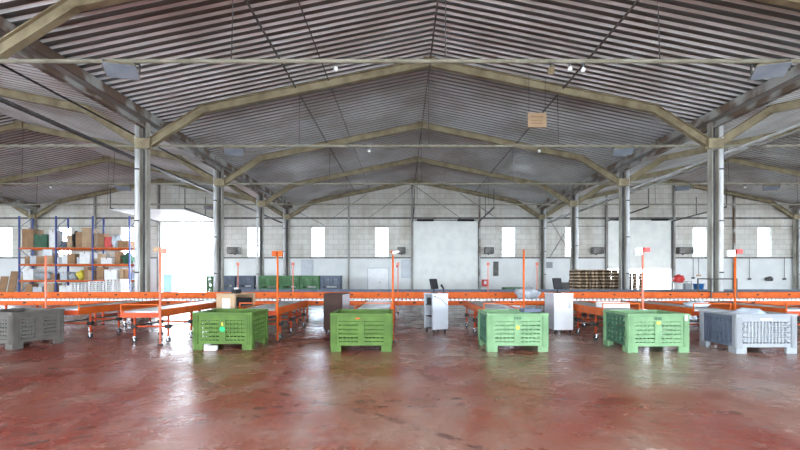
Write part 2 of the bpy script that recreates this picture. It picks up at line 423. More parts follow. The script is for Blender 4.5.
# ------------------------------------------------------------------ steel frames
ORD = ['nearest the camera', 'second from the camera', 'third from the camera', 'fourth from the camera', 'against the end wall']
LINE = {1: 'far left', 2: 'inner left', 3: 'inner right', 4: 'far right'}
BAY = ['far left bay', 'left bay', 'central bay', 'right bay', 'far right bay']
def column(x, y, pipeside):
    t = thing('steel_column', '', 'column', (x, y, 0), 0, 'steel columns of the hall')
    mb = MB().box(-.12, -.095, -.12, .12, .02, 6.85).box(.095, .12, -.12, .12, .02, 6.85).box(-.095, .095, .05, .07, .02, 6.85, 1)  # web gets a darker colour, painting in the shade of the recess
    for z in (5.9, 6.25): mb.box(-.10, .10, -.11, .11, z, z + .02)
    mb.build('post', ['cream_steel', 'dark_metal'], t)
    MB().box(-.22, .22, -.2, .2, 0, .02).build('base_plate', 'rust_steel', t)
    p = MB().tube((pipeside * .26, 0, .05), (pipeside * .26, 0, 6.87), .085, 14)
    p.build('downpipe', 'pipe_white', t, smooth=True, label='white downpipe strapped beside the steel post')
    for z in (1.6, 3.4, 5.2): MB().tube((pipeside * .26, 0, z), (pipeside * .26, 0, z + .05), .095, 14).build('pipe_strap', 'dark_metal', t)
    MB().cbox((0, -.05, 6.1), (.5, .2, .34)).build('knee_plate', 'khaki', t)
    return t
protoc = {-1: column(VX[2], FR[1], -1), 1: column(VX[3], FR[1], 1)}
protoc[-1]['label'] = 'steel column with white downpipe in the inner left line, second from the camera'
protoc[1]['label'] = 'steel column with white downpipe in the inner right line, nearest in view'
protoc[-1]['label'] = 'steel column with white downpipe in the inner left line, nearest in view'
CO = {14.5: 'nearest in view', 20.5: 'middle of the line', 26.5: 'next before the end wall', 32.42: 'against the end wall'}
for li in (1, 2, 3, 4):
    for y in FR[1:]:
        if y == 14.5 and li in (2, 3): continue
        if li in (1, 4) and y < 30: continue
        s_ = -1 if li in (1, 2) else 1
        dup(protoc[s_], (VX[li], y, 0), 0, 'steel column with white downpipe in the %s line, %s' % (LINE[li], CO[y]))

def rafter():
    t = thing('roof_rafter', '', 'rafter', (0, 0, 0), 0, 'khaki roof rafters')
    h = BW / 2
    for s in (-1, 1):
        mb = MB()
        def ib(a, b):
            a = Vector(a); b = Vector(b); d = (b - a).normalized(); u = Vector((-d.z, 0, d.x)) if d.x > 0 else Vector((d.z, 0, -d.x))
            mb.beam(a + u * .13, b + u * .13, .17, .025); mb.beam(a - u * .13, b - u * .13, .17, .025); mb.beam(a, b, .03, .25)
        ib((s * (h - .14), 0, 6.12), (s * (h - 2.0), 0, 7.30))
        mb.build('haunch', 'khaki', t)
        mb = MB(); ib((s * (h - 1.96), 0, 7.31), (0, 0, 8.95)); mb.build('rafter_arm', 'khaki', t)
    MB().cbox((0, 0, 8.95), (.4, .19, .34)).build('apex_plate', 'khaki', t)
    return t
pr = rafter(); first = True
for bi in range(5):
    xm = (VX[bi] + VX[bi + 1]) / 2
    for fi, y in enumerate(FR):
        if bi in (0, 4) and fi < 3: continue
        lab = 'khaki steel roof rafter over the %s, %s' % (BAY[bi], ORD[fi])
        if first: pr.location = (xm, y, 0); pr['label'] = lab; first = False
        else: dup(pr, (xm, y, 0), 0, lab)

# tie pipes at knee height with hangers
for fi, y in enumerate(FR[:-1]):
    yy = y + (.12 if fi else 0)
    t = thing('tie_pipe', 'beige horizontal tie pipe crossing the hall below the roof, %s' % ORD[fi], 'pipe', (0, yy, 0), 0, 'horizontal tie pipes')
    xs = (-28.0, 29.8)
    MB().tube((xs[0], 0, 6.08), (xs[1], 0, 6.08), .045, 10).build('pipe', 'pipe_beige', t, smooth=True)
    for bi in (1, 2, 3):
        for fx in (.27, .5, .73):
            x = VX[bi] + BW * fx; d = abs(fx - .5) * BW
            MB().tube((x, 0, 6.1), (x, .1, ZR - d * .2064 - .25), .011, 6).build('hanger', 'dark_metal', t)

# services along the column lines
def runpipe(x, z, r, m, lab, y0=2.0, y1=32.2, name='service_pipe', cat='pipe', tray=False):
    mb = MB()
    if tray:
        mb.box(x - .07, x + .07, y0, y1, z - .02, z).box(x - .075, x - .06, y0, y1, z - .02, z + .04).box(x + .06, x + .075, y0, y1, z - .02, z + .04)
    else: mb.tube((x, y0, z), (x, y1, z), r, 8)
    return tag(mb.build(name, m), lab, cat)
runpipe(-9.42, 5.62, .05, 'dark_metal', 'dark cable tray running back along the inner left column line', tray=True, name='cable_tray', cat='cable tray')
runpipe(11.28, 5.62, .05, 'grey_steel', 'grey cable tray running back along the inner right column line', tray=True, name='cable_tray', cat='cable tray')
runpipe(11.28, 5.80, .05, 'pipe_white', 'thin white pipe above the right cable tray')
runpipe(-9.35, 6.42, .028, 'black', 'black cable running back beside the left gutter', name='power_cable', cat='cable')
runpipe(-3.75, 8.08, .03, 'rail_dark', 'dark conduit along the left slope of the central roof')
runpipe(-2.6, 8.33, .02, 'rail_dark', 'thin conduit between left conduit and ridge of the central roof')
runpipe(5.6, 8.06, .03, 'rail_dark', 'dark conduit along the right slope of the central roof')
runpipe(.91, 8.70, .025, 'rail_dark', 'dark conduit running back under the central ridge')

# floodlights on the tie pipes
def flood():
    t = thing('floodlight', '', 'lamp', (0, 0, 0), 0, 'floodlights hung from the tie pipes')
    T = Matrix.Rotation(R(-28), 4, 'X')
    mb = MB()
    vs = [(-.24, -.14, 0), (.24, -.14, 0), (.24, .14, 0), (-.24, .14, 0), (-.15, -.08, .12), (.15, -.08, .12), (.15, .08, .12), (-.15, .08, .12)]
    mb.add(vs, [(0, 3, 2, 1), (4, 5, 6, 7), (0, 1, 5, 4), (1, 2, 6, 5), (2, 3, 7, 6), (3, 0, 4, 7)], 0, T)
    mb.build('housing', 'khaki', t)
    MB().box(-.23, .23, -.13, .13, -.012, -.001, 0, T).build('lens', 'lampglass', t)
    MB().box(-.26, -.245, -.02, .02, -.02, .13).box(.245, .26, -.02, .02, -.02, .13).box(-.26, .26, -.02, .02, .13, .145).tube((0, 0, .145), (0, 0, .16), .02, 8).build('bracket', 'dark_metal', t)
    return t
fl = flood(); fl.scale = (1.35,) * 3; fl.location = (-6.0, 8.85, 5.87); fl.rotation_euler.z = R(15)
fl['label'] = 'floodlight on the nearest tie pipe at upper left'
for (x, y, l) in ((7.83, 8.85, 'floodlight on the nearest tie pipe at upper right'), (-5.95, 14.62, 'floodlight on the second tie pipe, left of the ridge'),
                  (7.75, 14.62, 'floodlight on the second tie pipe, right of the ridge'), (13.9, 20.62, 'floodlight on the third tie pipe in the right bay'),
                  (18.3, 20.62, 'outermost floodlight on the third tie pipe at right'), (-13.9, 20.62, 'floodlight on the third tie pipe in the left bay'),
                  (-12.4, 26.62, 'small dark floodlight on the fourth tie pipe, left bay')):
    dup(fl, (x, y, 5.87), R(-15 if x > 0 else 15), l)
# bulbs
def bulbm():
    t = thing('hanging_bulb', '', 'bulb', (0, 0, 0), 0, 'small white bulbs on the tie pipes')
    MB().tube((0, 0, .05), (0, 0, .14), .025, 8).build('socket', 'dark_metal', t)
    MB().lathe([(.012, -.06), (.04, -.05), (.055, -.015), (.045, .02), (.022, .05)], 12).build('bulb', 'bulb', t, smooth=True)
    return t
bu = bulbm(); bu.location = (-1.43, 8.85, 5.92); bu['label'] = 'small white bulb on the nearest tie pipe, left of centre'
for (x, y, z, l) in ((3.56, 8.85, 5.92, 'small white bulb on nearest tie pipe, left of two at right'), (3.84, 8.85, 5.90, 'small white bulb on nearest tie pipe, right of two at right'),
                  (-1.2, 14.62, 5.9, 'small white bulb on second tie pipe left of ridge'), (4.8, 14.62, 5.9, 'small white bulb on second tie pipe right of ridge'),
                  (-17.5, 20.62, 5.9, 'small white bulb on third tie pipe in left bay'), (17.0, 20.62, 5.9, 'small white bulb on third tie pipe in right bay')):
    dup(bu, (x, y, z), 0, l)
t = thing('spotlight', 'small beige spotlight clamped on the nearest tie pipe, right of centre', 'lamp', (3.18, 8.85, 5.97))
MB().tube((0, 0, -.02), (-.06, -.1, -.15), .05, 12, r2=.075).build('shade', 'khaki', t)
MB().box(-.02, .02, -.02, .02, -.02, .1).build('clamp', 'dark_metal', t)
t = thing('hanging_sign', 'pinkish white square board hung under the roof right of ridge', 'sign', (4.62, 14.3, 6.62))
MB().box(-.32, .32, -.02, .02, 0, .50).build('board', 'cardboard_pale', t)
MB().box(-.29, .29, -.026, -.02, .03, .47).box(-.22, .22, -.03, -.026, .33, .38, 1).box(-.22, .16, -.03, -.026, .22, .25, 1).box(-.22, .2, -.03, -.026, .12, .15, 1).build('board_face', ['cardboard_pale', 'cardboard'], t)
MB().tube((-.28, 0, .5), (-.28, 0, 1.86), .008, 6).tube((.28, 0, .5), (.28, 0, 1.75), .008, 6).build('chain', 'dark_metal', t)

# ------------------------------------------------------------------ bulk bins
def bin_panel(mb, L, z0, z1, style):
    """panel along local x, thickness toward +y starting at 0; outer face at y=0"""
    t = .035; h = L / 2
    if style == 'slots':
        mb.box(-h, h, .0, t, z0, z0 + .07).box(-h, h, 0, t, z1 - .12, z1)
        mb.box(-.065, .065, -.012, t, z0 + .07, z1 - .12)
        for s in (-1, 1):
            mb.box(*sorted((s * h, s * (h - .05))), 0, t, z0 + .07, z1 - .12)
            a, b = sorted((s * .065, s * (h - .05)))
            zz = z0 + .07; H = (z1 - .12) - zz; nrow = 5
            for r_ in range(nrow):
                zc = zz + H * (r_ + .5) / nrow
                mb.box(a, b, .006, t, zc - .028, zc + .028)
            for q in range(1, 5):
                xx = a + (b - a) * q / 5; mb.box(xx - .009, xx + .009, .002, t - .005, zz, zz + H)
    elif style == 'grid':
        mb.box(-h, h, .0, t, z0, z0 + .06).box(-h, h, 0, t, z1 - .06, z1)
        nc = 5
        for q in range(nc + 1):
            xx = -h + .02 + (L - .04) * q / nc; mb.box(xx - .02, xx + .02, 0, t, z0 + .06, z1 - .06)
        for r_ in range(1, 5):
            zc = z0 + .06 + (z1 - z0 - .12) * r_ / 5; mb.box(-h, h, .006, t, zc - .017, zc + .017)
        # inner fine mesh
        mb.box(-h, h, t - .006, t, z0 + .3, z0 + .32)
    elif style == 'fine':
        mb.box(-h, h, .0, t, z0, z0 + .07).box(-h, h, 0, t, z1 - .11, z1)
        for q in range(15):
            xx = -h + .02 + (L - .04) * q / 14; mb.box(xx - .012, xx + .012, .004, t, z0 + .07, z1 - .11)
        for r_ in range(1, 9):
            zc = z0 + .07 + (z1 - z0 - .18) * r_ / 9; mb.box(-h, h, .01, t, zc - .012, zc + .012)
        for s in (-1, 1):
            for zc in (.25, .36, .47, .58): mb.box(*sorted((s * (h - .02), s * (h - .10))), -.02, 0, zc - .02, zc + .02)
    elif style == 'bars':
        mb.box(-h, h, .0, t, z0, z0 + .06).box(-h, h, 0, t, z1 - .08, z1)
        for q in range(10):
            xx = -h + .03 + (L - .06) * q / 9; mb.box(xx - .022, xx + .022, 0, t, z0 + .06, z1 - .08)
        mb.box(-.16, .16, -.01, t, .36, .56)
def make_bin(name, m, lab, group, fs='slots', ss='grid', ms=None, W=1.2, D=1.0, H=.76):
    t = thing(name, lab, 'bin', group=group); ms = ms or m
    z0, z1 = .12, H - .035; pc = .105
    for s, rz in ((-1, 0), (1, math.pi)):
        mb = MB(); bin_panel(mb, W - 2 * pc, z0, z1, fs)
        T = Matrix.Rotation(rz, 4, 'Z') @ Matrix.Translation((0, -D / 2 + .015, 0)); mb.v = [T @ v for v in mb.v]
        mb.build('side_panel', m, t)
    for s, rz in ((-1, -math.pi / 2), (1, math.pi / 2)):
        mb = MB(); bin_panel(mb, D - 2 * pc, z0, z1, ss)
        T = Matrix.Rotation(rz, 4, 'Z') @ Matrix.Translation((0, -W / 2 + .015, 0)); mb.v = [T @ v for v in mb.v]
        mb.build('side_panel', ms if s < 0 else m, t)  # darker left panel colour stands in for shade on that side
    for sx in (-1, 1):
        for sy in (-1, 1):
            mb = MB(); x, y = sx * W / 2, sy * D / 2
            def bb(ax, bx, ay, by, z0, z1):
                mb.box(*sorted((x - sx * ax, x - sx * bx)), *sorted((y - sy * ay, y - sy * by)), z0, z1)
            bb(0, pc, 0, .045, .0, H - .035); bb(0, .045, .045, pc, .0, H - .035); bb(.045, pc, .045, pc, 0, .12)
            for q in (.02, .055, .09):
                bb(q - .008, q + .008, -.010, 0, .10, H - .06); bb(-.010, 0, q - .008, q + .008, .10, H - .06)
            bb(pc, .20, 0, .05, 0, .12); bb(0, .05, pc, .20, 0, .12)
            mb.build('corner_post', m, t)
    mb = MB().box(-W / 2 - .012, W / 2 + .012, -D / 2 - .012, -D / 2 + .05, H - .035, H).box(-W / 2 - .012, W / 2 + .012, D / 2 - .05, D / 2 + .012, H - .035, H)
    mb.box(-W / 2 - .012, -W / 2 + .05, -D / 2 + .05, D / 2 - .05, H - .035, H).box(W / 2 - .05, W / 2 + .012, -D / 2 + .05, D / 2 - .05, H - .035, H)
    mb.build('rim', m, t)
    MB().box(-W / 2 + .03, W / 2 - .03, -D / 2 + .03, D / 2 - .03, .12, .15).build('bin_floor', m, t)
    return t
G = 'plastic bulk bins in the front row'
def place(t, x, y, rz=0): t.location = (x, y, 0); t.rotation_euler.z = R(rz)
b1 = make_bin('bulk_bin', 'grey_plastic', 'dull grey slatted bulk bin at the far left, cut by the frame edge', G, 'slots', 'slots', W=1.2, D=1.0); place(b1, -8.38, 9.06, -15)
b2 = make_bin('bulk_bin', 'green', 'olive green bulk bin with a round green tag on its front', G); place(b2, -3.67, 8.93)
b3 = make_bin('bulk_bin', 'green', 'olive green bulk bin with a small orange tag, in front of the brown cabinet', G); place(b3, -.83, 8.72)
b4 = make_bin('bulk_bin', 'light_green', 'light green bulk bin with a yellow tag, holding a dark tray', G, ms='deep_green_and_shade'); place(b4, 2.27, 8.70)
b5 = make_bin('bulk_bin', 'light_green', 'light green bulk bin with a shade-coloured left side and white patch on front', G, ms='deep_green_and_shade'); place(b5, 5.0, 8.62)
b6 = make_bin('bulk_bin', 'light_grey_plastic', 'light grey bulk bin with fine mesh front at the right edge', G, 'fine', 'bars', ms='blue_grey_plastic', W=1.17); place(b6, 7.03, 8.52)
def plate(parent, name, m, x, y, z, wd, h, round_=False, label=None):
    mb = MB()
    if round_: mb.tube((x, y, z), (x, y - .008, z), wd / 2, 16)
    else: mb.box(x - wd / 2, x + wd / 2, y - .008, y, z - h / 2, z + h / 2)
    return mb.build(name, m, parent, label=label)
plate(b2, 'tag', 'tag_green', .0, -.498, .42, .11, .11, True); plate(b2, 'label_plate', 'yellow', .0, -.498, .52, .025, .07)
plate(b3, 'tag', 'orange', -.07, -.486, .66, .09, .025)
plate(b4, 'tag', 'yellow', -.0, -.498, .48, .08, .08, True)
plate(b5, 'tag', 'yellow', -.0, -.498, .58, .07, .05); plate(b5, 'sticker', 'paper', .53, -.512, .68, .05, .10)
plate(b6, 'sticker', 'paper', 0, -.485, .66, .22, .03)
for b in (b4, b5):
    mb = MB()
    for q in range(5): mb.box(-.07 + q * .03, -.055 + q * .03, -.492, -.484, .64, .69)
    mb.build('embossed_mark', 'deep_green_and_shade', b)
# things in and by the bins
t = thing('plastic_tray', 'small dark grey plastic tray on the rim of the yellow tagged green bin', 'tray', (2.62, 8.55, .765), R(8))
MB().box(-.18, .18, -.13, .13, 0, .012).build('tray_base', 'blue_grey_plastic', t)
MB().box(-.18, -.17, -.13, .13, .012, .07).box(.17, .18, -.13, .13, .012, .07).box(-.17, .17, -.13, -.12, .012, .07).box(-.17, .17, .12, .13, .012, .07).build('tray_wall', 'blue_grey_plastic', t)
tag(MB().cbox((-3.87, 8.36, .05), (.24, .12, .09), rz=.1).build('plastic_block', 'white', bevel=.012), 'white plastic block on the floor under the green tagged bin', 'block')
def blob(name, m, lab, cat, loc, dim, seed, sub=3, rough=.18):
    import bmesh
    bm = bmesh.new(); bmesh.ops.create_icosphere(bm, subdivisions=sub, radius=1)
    rnd = random.Random(seed); from mathutils import noise as nz
    off = Vector((rnd.random() * 9, rnd.random() * 9, rnd.random() * 9))
    for v in bm.verts:
        d = 1 + rough * 2 * nz.noise(v.co * 2.1 + off) + rough * nz.noise(v.co * 5 + off)
        v.co = v.co * d
        v.co = Vector((max(-1, min(1, v.co.x * 1.1)), max(-1, min(1, v.co.y * 1.1)), max(-.9, v.co.z)))
        v.co = Vector((v.co.x * dim[0] / 2, v.co.y * dim[1] / 2, (v.co.z + .9) * dim[2] / 1.9))
    me = bpy.data.meshes.new(name); bm.to_mesh(me); bm.free(); me.materials.append(M[m])
    for p in me.polygons: p.use_smooth = True
    o = bpy.data.objects.new(name, me); COL.objects.link(o); o.location = loc
    return tag(o, lab, cat)
blob('plastic_sack', 'plastic_film', 'crumpled dark and white plastic sack lying on the right grey bin', 'bag', (7.03, 8.55, .16), (.88, .74, .66), 3)
blob('plastic_sack', 'plastic_film', 'crumpled clear sack filling the left grey bin', 'bag', (-8.38, 9.06, .16), (.85, .70, .50), 5)

# ------------------------------------------------------------------ conveyors
def leg_mesh():
    return MB().tube((0, 0, .13), (0, 0, .60), .024, 10)
def add_leg(t, x, y, ms='orange_dull'):
    l = leg_mesh().build('leg', ms, t, smooth=True, loc=(x, y, 0))
    MB().cbox((0, 0, .36), (.105, .105, .085)).build('clamp', 'black', l)
    c = MB().tube((0, -.018, .055), (0, .018, .055), .055, 14).build('caster', 'black', l)
    MB().box(-.012, .012, -.034, -.022, .05, .14).box(-.012, .012, .022, .034, .05, .14).box(-.03, .03, -.034, .034, .125, .14).tube((0, -.022, .055), (0, -.018, .055), .02, 8).build('caster_fork', 'chrome', l)
    return l
def branch(W, L, lab):
    t = thing('belt_conveyor', lab, 'conveyor', group='belt conveyors running back from the bins')
    h = W / 2; ZT = .745
    for s in (-1, 1):
        mb = MB().box(*sorted((s * h, s * (h - .035))), 0, L, .60, .765)
        mb.box(*sorted((s * h, s * (h - .08))), 0, L, .60, .612)
        mb.build('side_rail', 'orange', t)
    MB().box(-h + .04, h - .04, .30, L - .06, .735, .745).box(-h + .04, h - .04, .30, L - .06, .655, .665).build('belt', 'belt', t)
    for y in (.06, .13, .20, .27): MB().tube((-h + .035, y, .715), (h - .035, y, .715), .026, 10).build('end_roller', 'roller', t, smooth=True)
    MB().tube((-h + .035, L - .08, .70), (h - .035, L - .08, .70), .04, 10).build('drive_roller', 'roller', t, smooth=True)
    MB().box(-h, h, -.02, 0, .60, .70).build('end_plate', 'orange_dull', t)
    MB().box(-h, -h + .02, -.02, .0, .765, .885).box(h - .02, h, -.02, 0, .765, .885).box(-h, h, -.02, 0, .87, .89).build('end_guard', 'orange', t)
    for y in (.40, 1.40, L - .35):
        for s in (-1, 1): add_leg(t, s * (h - .045), y)
        MB().tube((-h + .045, y, .36), (h - .045, y, .36), .02, 8).build('cross_bar', 'orange_dull', t)
    for s in (-1, 1): MB().tube((s * (h - .045), .45, .36), (s * (h - .045), L - .35, .36), .015, 8).build('long_brace', 'dark_metal', t)
    return t
BR = [(-8.35, -7.50, 'belt conveyor ending behind the far left grey bin'), (-6.12, -5.27, 'free standing belt conveyor end between left grey bin and first green bin'),
      (-3.74, -2.89, 'belt conveyor ending behind the green tagged olive bin'), (-1.11, -.26, 'belt conveyor ending behind the olive bin with orange tag'),
      (1.82, 2.67, 'belt conveyor ending behind the light green bin with yellow tag'), (4.50, 5.35, 'belt conveyor ending behind the light green bin with white patch'),
      (6.55, 7.40, 'belt conveyor ending behind the light grey mesh bin'), (8.65, 9.50, 'belt conveyor at the right frame edge beyond the grey mesh bin')]
p0 = branch(.85, 3.12, BR[0][2]); p0.location = (-7.925, 9.62, 0)
# a bin stands in front of each end, so most conveyors stop just behind it
for (a, b, l) in BR[1:]:
    yb = 9.50 if a < 0 else 9.38
    if a == -6.12:
        q = branch(.85, 3.70, l); q.location = ((a + b) / 2, 9.0, 0); continue
    dup(p0, ((a + b) / 2, yb, 0), 0, l)

# main roller line in bolted sections
def main_section(L):
    t = thing('roller_conveyor', '', 'conveyor', group='roller conveyor sections across the hall')
    h = L / 2
    MB().box(-h, h, 0, .04, .60, .735).box(-h, h, 0, .08, .60, .612).build('near_rail', 'orange', t)
    mb = MB().box(-h, h, 1.46, 1.50, .60, .95).box(-h, h, 1.43, 1.46, .94, .95); mb.build('far_guard', 'orange', t)
    n = 24
    MB().tube((-h + L * .5 / n, .04, .722), (-h + L * .5 / n, 1.46, .722), .030, 8).build('roller', 'roller', t, smooth=True)
    base = kids(t)[-1] if kids(t)[-1].name.startswith('roller') else [c for c in kids(t) if c.name.startswith('roller')][0]
    for q in range(1, n):
        c = base.copy(); COL.objects.link(c); c.location = (L * q / n, 0, 0); c.parent = t
    for q in range(n + 1): pass
    mb = MB()
    for q in range(n): mb.box(-h + L * q / n + .02, -h + L * q / n + .10, -.004, .03, .745, .80)
    mb.box(-h, h, 0, .03, .735, .745)
    mb.build('finger_strip', 'white', t, label='white guide blocks along the near rail')
    for x in (-h + .12, h - .12):
        for y in (.06, 1.43):
            l = MB().box(-.025, .025, -.025, .025, .03, .60).build('leg', 'orange_dull', t, loc=(x, y, 0))
            MB().tube((0, 0, 0), (0, 0, .03), .045, 10).build('foot', 'black', l)
        MB().box(x - .015, x + .015, .085, 1.405, .25, .28).build('cross_bar', 'orange_dull', t)
    for x in (-.5 * h, .45 * h): MB().cbox((x, -.012, .68), (.09, .02, .05)).build('sensor', 'black', t)
    for x in (-.62 * h, .1 * h, .7 * h): MB().cbox((x, 1.452, .86), (.07, .02, .045)).build('sensor', 'black', t)
    return t
SX = ['far left end', 'left part behind the grey bin', 'left part by the white pillar pipe', 'behind the green tagged bin', 'left of the middle, behind the brown cabinet', 'middle, behind the open white cabinet', 'behind the white cabinet with monitor', 'behind the white patched bin', 'right part, behind the grey mesh bin', 'far right end']
SL = 3.0; x = -14.0
ms = main_section(SL); 
for q in range(10):
    lab = 'orange roller conveyor section with steel rollers, ' + SX[q]
    pos = (-13.9 + q * SL + 0.0, 12.78, 0)
    if q == 0: ms.location = pos; ms['label'] = lab
    else: dup(ms, pos, 0, lab)

# far belt line behind
t = thing('belt_conveyor', 'long dark belt conveyor with grey sides behind the orange roller line', 'conveyor', (0, 17.0, 0))
MB().box(-7.5, 22, 0, .05, .72, .90).box(-7.5, 22, .75, .80, .72, .93).build('side_rail', 'blue_grey_plastic', t)
MB().box(-7.5, 22, .05, .75, .85, .87).build('belt', 'dark_belt', t)
for q in range(12):
    MB().box(-.03, .03, .1, .7, 0, .85).build('leg', 'grey_steel', t, loc=(-7.2 + q * 2.64, 0, 0))
# far belt towards the right
t = thing('belt_conveyor', 'dark belt conveyor at the right just behind the orange roller line', 'conveyor', (0, 15.25, 0))
MB().box(5.6, 17, 0, .05, .74, .90).box(5.6, 17, .65, .70, .74, .92).build('side_rail', 'dark_metal', t)
MB().box(5.6, 17, .05, .65, .87, .89).build('belt', 'belt', t)
for q in range(5): MB().box(-.03, .03, .1, .6, 0, .87).build('leg', 'grey_steel', t, loc=(5.9 + q * 2.7, 0, 0))

# sensor poles on the branch ends
def pole(x, y, z0, z1, lab, head, m='orange', group='poles at the conveyor ends'):
    t = thing('sensor_pole', lab, 'pole', (x, y, z0), 0, group); H = z1 - z0
    MB().tube((0, 0, 0), (0, 0, H), .022 if y < 12 else .02, 8).build('pole', m, t, smooth=True)
    MB().cbox((0, 0, .015), (.09, .07, .03)).build('foot', 'black', t)
    if head == 'white_red':
        MB().cbox((-.10, -.01, H - .07), (.17, .05, .15)).build('sign_plate', 'paper', t, label='white plate'); MB().cbox((.08, -.01, H - .03), (.13, .06, .10)).build('beacon', 'red', t, label='red beacon')
    elif head == 'pink':
        MB().cbox((-.07, -.01, H - .05), (.12, .06, .09)).build('sign_plate', 'cardboard_pale', t); MB().cbox((.07, -.01, H - .08), (.12, .06, .12)).build('beacon', 'pole_red', t)
    elif head == 'grey':
        MB().cbox((.06, -.01, H - .08), (.22, .04, .14)).build('sign_plate', 'light_grey_plastic', t)
    elif head == 'twin':
        for sx in (-.07, .07): MB().cbox((sx, -.01, H - .05), (.09, .06, .12)).build('beacon', 'orange', t)
    elif head == 'white':
        MB().tube((0, 0, H - .04), (.14, -.04, H + .0), .05, 10, r2=.02).build('lamp', 'white', t)
        MB().cbox((-.02, 0, H - .01), (.07, .07, .05)).build('cap', 'orange', t)
    elif head == 'far':
        MB().cbox((0, -.01, H - .06), (.10, .06, .12)).build('beacon', 'pole_red', t)
    return t
pole(-8.25, 9.585, .0, 2.12, 'salmon pole with a grey plate, beside the left grey bin', 'grey', 'pole_red')
pole(-5.24, 8.96, .0, 2.12, 'slim red pole with a pinkish head, at the free conveyor end', 'pink', 'pole_red')
pole(-2.86, 9.46, .0, 2.06, 'orange pole with twin orange heads, right of the green tagged bin', 'twin')
pole(-.23, 9.46, .0, 2.06, 'orange pole with a white lamp, right of the orange tagged bin', 'white')
pole(2.72, 9.35, .0, 2.10, 'plain orange pole without head, behind the yellow tagged bin', 'none')
pole(5.40, 9.35, .0, 2.12, 'red pole with white plate and red beacon, behind white patched bin', 'white_red', 'pole_red')
pole(7.48, 9.35, .0, 2.08, 'orange pole with white plate and red beacon, behind grey mesh bin', 'white_red')
for px, l in ((238, 'thin red far pole near the blue grey bins'), (293, 'thin red far pole before the dark green bins'), (398, 'thin red far pole before the notice board'), (488, 'thin red far pole beside the red fire box'), (537, 'thin red far pole behind the cabinet with monitor')):
    pole((px - 403) / 24.6, 16.87, 0, 2.05, l, 'far', 'pole_red', 'thin red poles behind the roller line')

# ------------------------------------------------------------------ cabinets between the conveyors
def cabinet(loc, rz, front, side, lab, openside=None, W=.52, D=.55, H=1.02):
    t = thing('wheeled_cabinet', lab, 'cabinet', loc, R(rz), 'wheeled work cabinets'); z0 = .10
    mb = MB()
    MB().box(-W / 2, W / 2, -D / 2, -D / 2 + .02, z0, H).build('front_panel', front, t)
    MB().box(-W / 2, W / 2, D / 2 - .02, D / 2, z0, H).build('back_panel', side, t)
    for s in (-1, 1):
        if s == openside:
            e = s * W / 2
            mb = MB().box(*sorted((e, e - s * .02)), -D / 2 + .02, -D / 2 + .06, z0, H).box(*sorted((e, e - s * .02)), D / 2 - .06, D / 2 - .02, z0, H)
            mb.build('side_frame', side, t)
        else: MB().box(*sorted((s * W / 2, s * (W / 2 - .02))), -D / 2 + .02, D / 2 - .02, z0, H).build('side_panel', side, t)
    MB().box(-W / 2 - .01, W / 2 + .01, -D / 2 - .01, D / 2 + .01, H, H + .025).build('top', front, t)
    MB().box(-W / 2 + .02, W / 2 - .02, -D / 2 + .02, D / 2 - .02, z0, z0 + .02).build('bottom_panel', 'dark_metal', t)
    if openside:
        for z in (.42, .72): MB().box(-W / 2 + .02, W / 2 - .02, -D / 2 + .02, D / 2 - .02, z, z + .02).build('shelf', 'dark_metal', t)
        MB().box(-W / 2 + .05, W / 2 - .05, -D / 2 + .05, D / 2 - .08, .74, .92).build('drawer_unit', 'black', t)
    for sx in (-1, 1):
        for sy in (-1, 1):
            MB().tube((sx * (W / 2 - .06) - .015, sy * (D / 2 - .06), .042), (sx * (W / 2 - .06) + .015, sy * (D / 2 - .06), .042), .042, 12).box(sx * (W / 2 - .06) - .022, sx * (W / 2 - .06) + .022, sy * (D / 2 - .06) - .02, sy * (D / 2 - .06) + .02, .075, .10).build('caster', 'black', t)
    return t
k1 = cabinet((-1.76, 11.05, 0), -8, 'brown_panel', 'grey_panel', 'dark brown wheeled cabinet with a grey side', W=.5, D=.7)
k2 = cabinet((.88, 11.1, 0), 24, 'grey_panel', 'grey_panel', 'light grey wheeled cabinet with an open dark side and a small monitor', openside=-1, W=.46, D=.5)
k3 = cabinet((4.16, 11.1, 0), 2, 'white_panel', 'grey_panel', 'white wheeled cabinet under a black monitor, right of middle', W=.5, D=.65)
k4 = cabinet((-4.42, 11.0, 0), -22, 'tan_panel', 'tan_panel', 'tan wheeled cabinet with a white sheet on its front', openside=1, W=.6, D=.75)
MB().box(-.10, .16, -.382, -.376, .62, .92).build('paper_sheet', 'paper', k4)
mb = MB(); mb.tube((-.20, -.256, .96), (.02, -.256, .90), .006, 6).tube((.02, -.256, .90), (.20, -.256, .72), .006, 6).cbox((-.17, -.256, .97), (.05, .01, .02))
mb.build('cable', 'dark_metal', k2)
mb = MB(); mb.tube((-.16, -.33, .95), (.12, -.33, .78), .006, 6).cbox((.15, -.333, .74), (.05, .02, .14))
mb.build('handle', 'grey_panel', k3)
t = thing('bottle', 'dark bottle with white cap standing on the tan cabinet', 'bottle', (-4.35, 10.85, 1.026))
def monitor(loc, rz, lab, wd=.36, h=.28):
    t = thing('monitor', lab, 'monitor', loc, R(rz))
    MB().lathe([(.10, 0), (.10, .012), (.03, .02)], 16).build('stand_base', 'black', t)
    MB().tube((0, 0, .02), (0, 0, .12), .018, 8).build('stand', 'black', t)
    mb = MB().cbox((0, 0, .10 + h / 2), (wd, .035, h), rx=R(-12)); mb.build('screen_housing', 'black', t, bevel=.008)
    MB().cbox((0, -.021, .10 + h / 2 + .0), (wd - .03, .003, h - .03), rx=R(-12)).build('screen', 'black', t)
    return t
bpy.data.objects.remove(t)
t = thing('bottle', 'dark bottle with white cap on the shelf inside the tan cabinet', 'bottle', (-4.36, 10.9, 1.046)); bpy.data.objects.remove(t)
monitor((.83, 11.15, 1.046), 55, 'small black monitor on the light grey open cabinet')
monitor((4.13, 11.1, 1.046), 25, 'black monitor on the white cabinet right of middle', .30, .30)
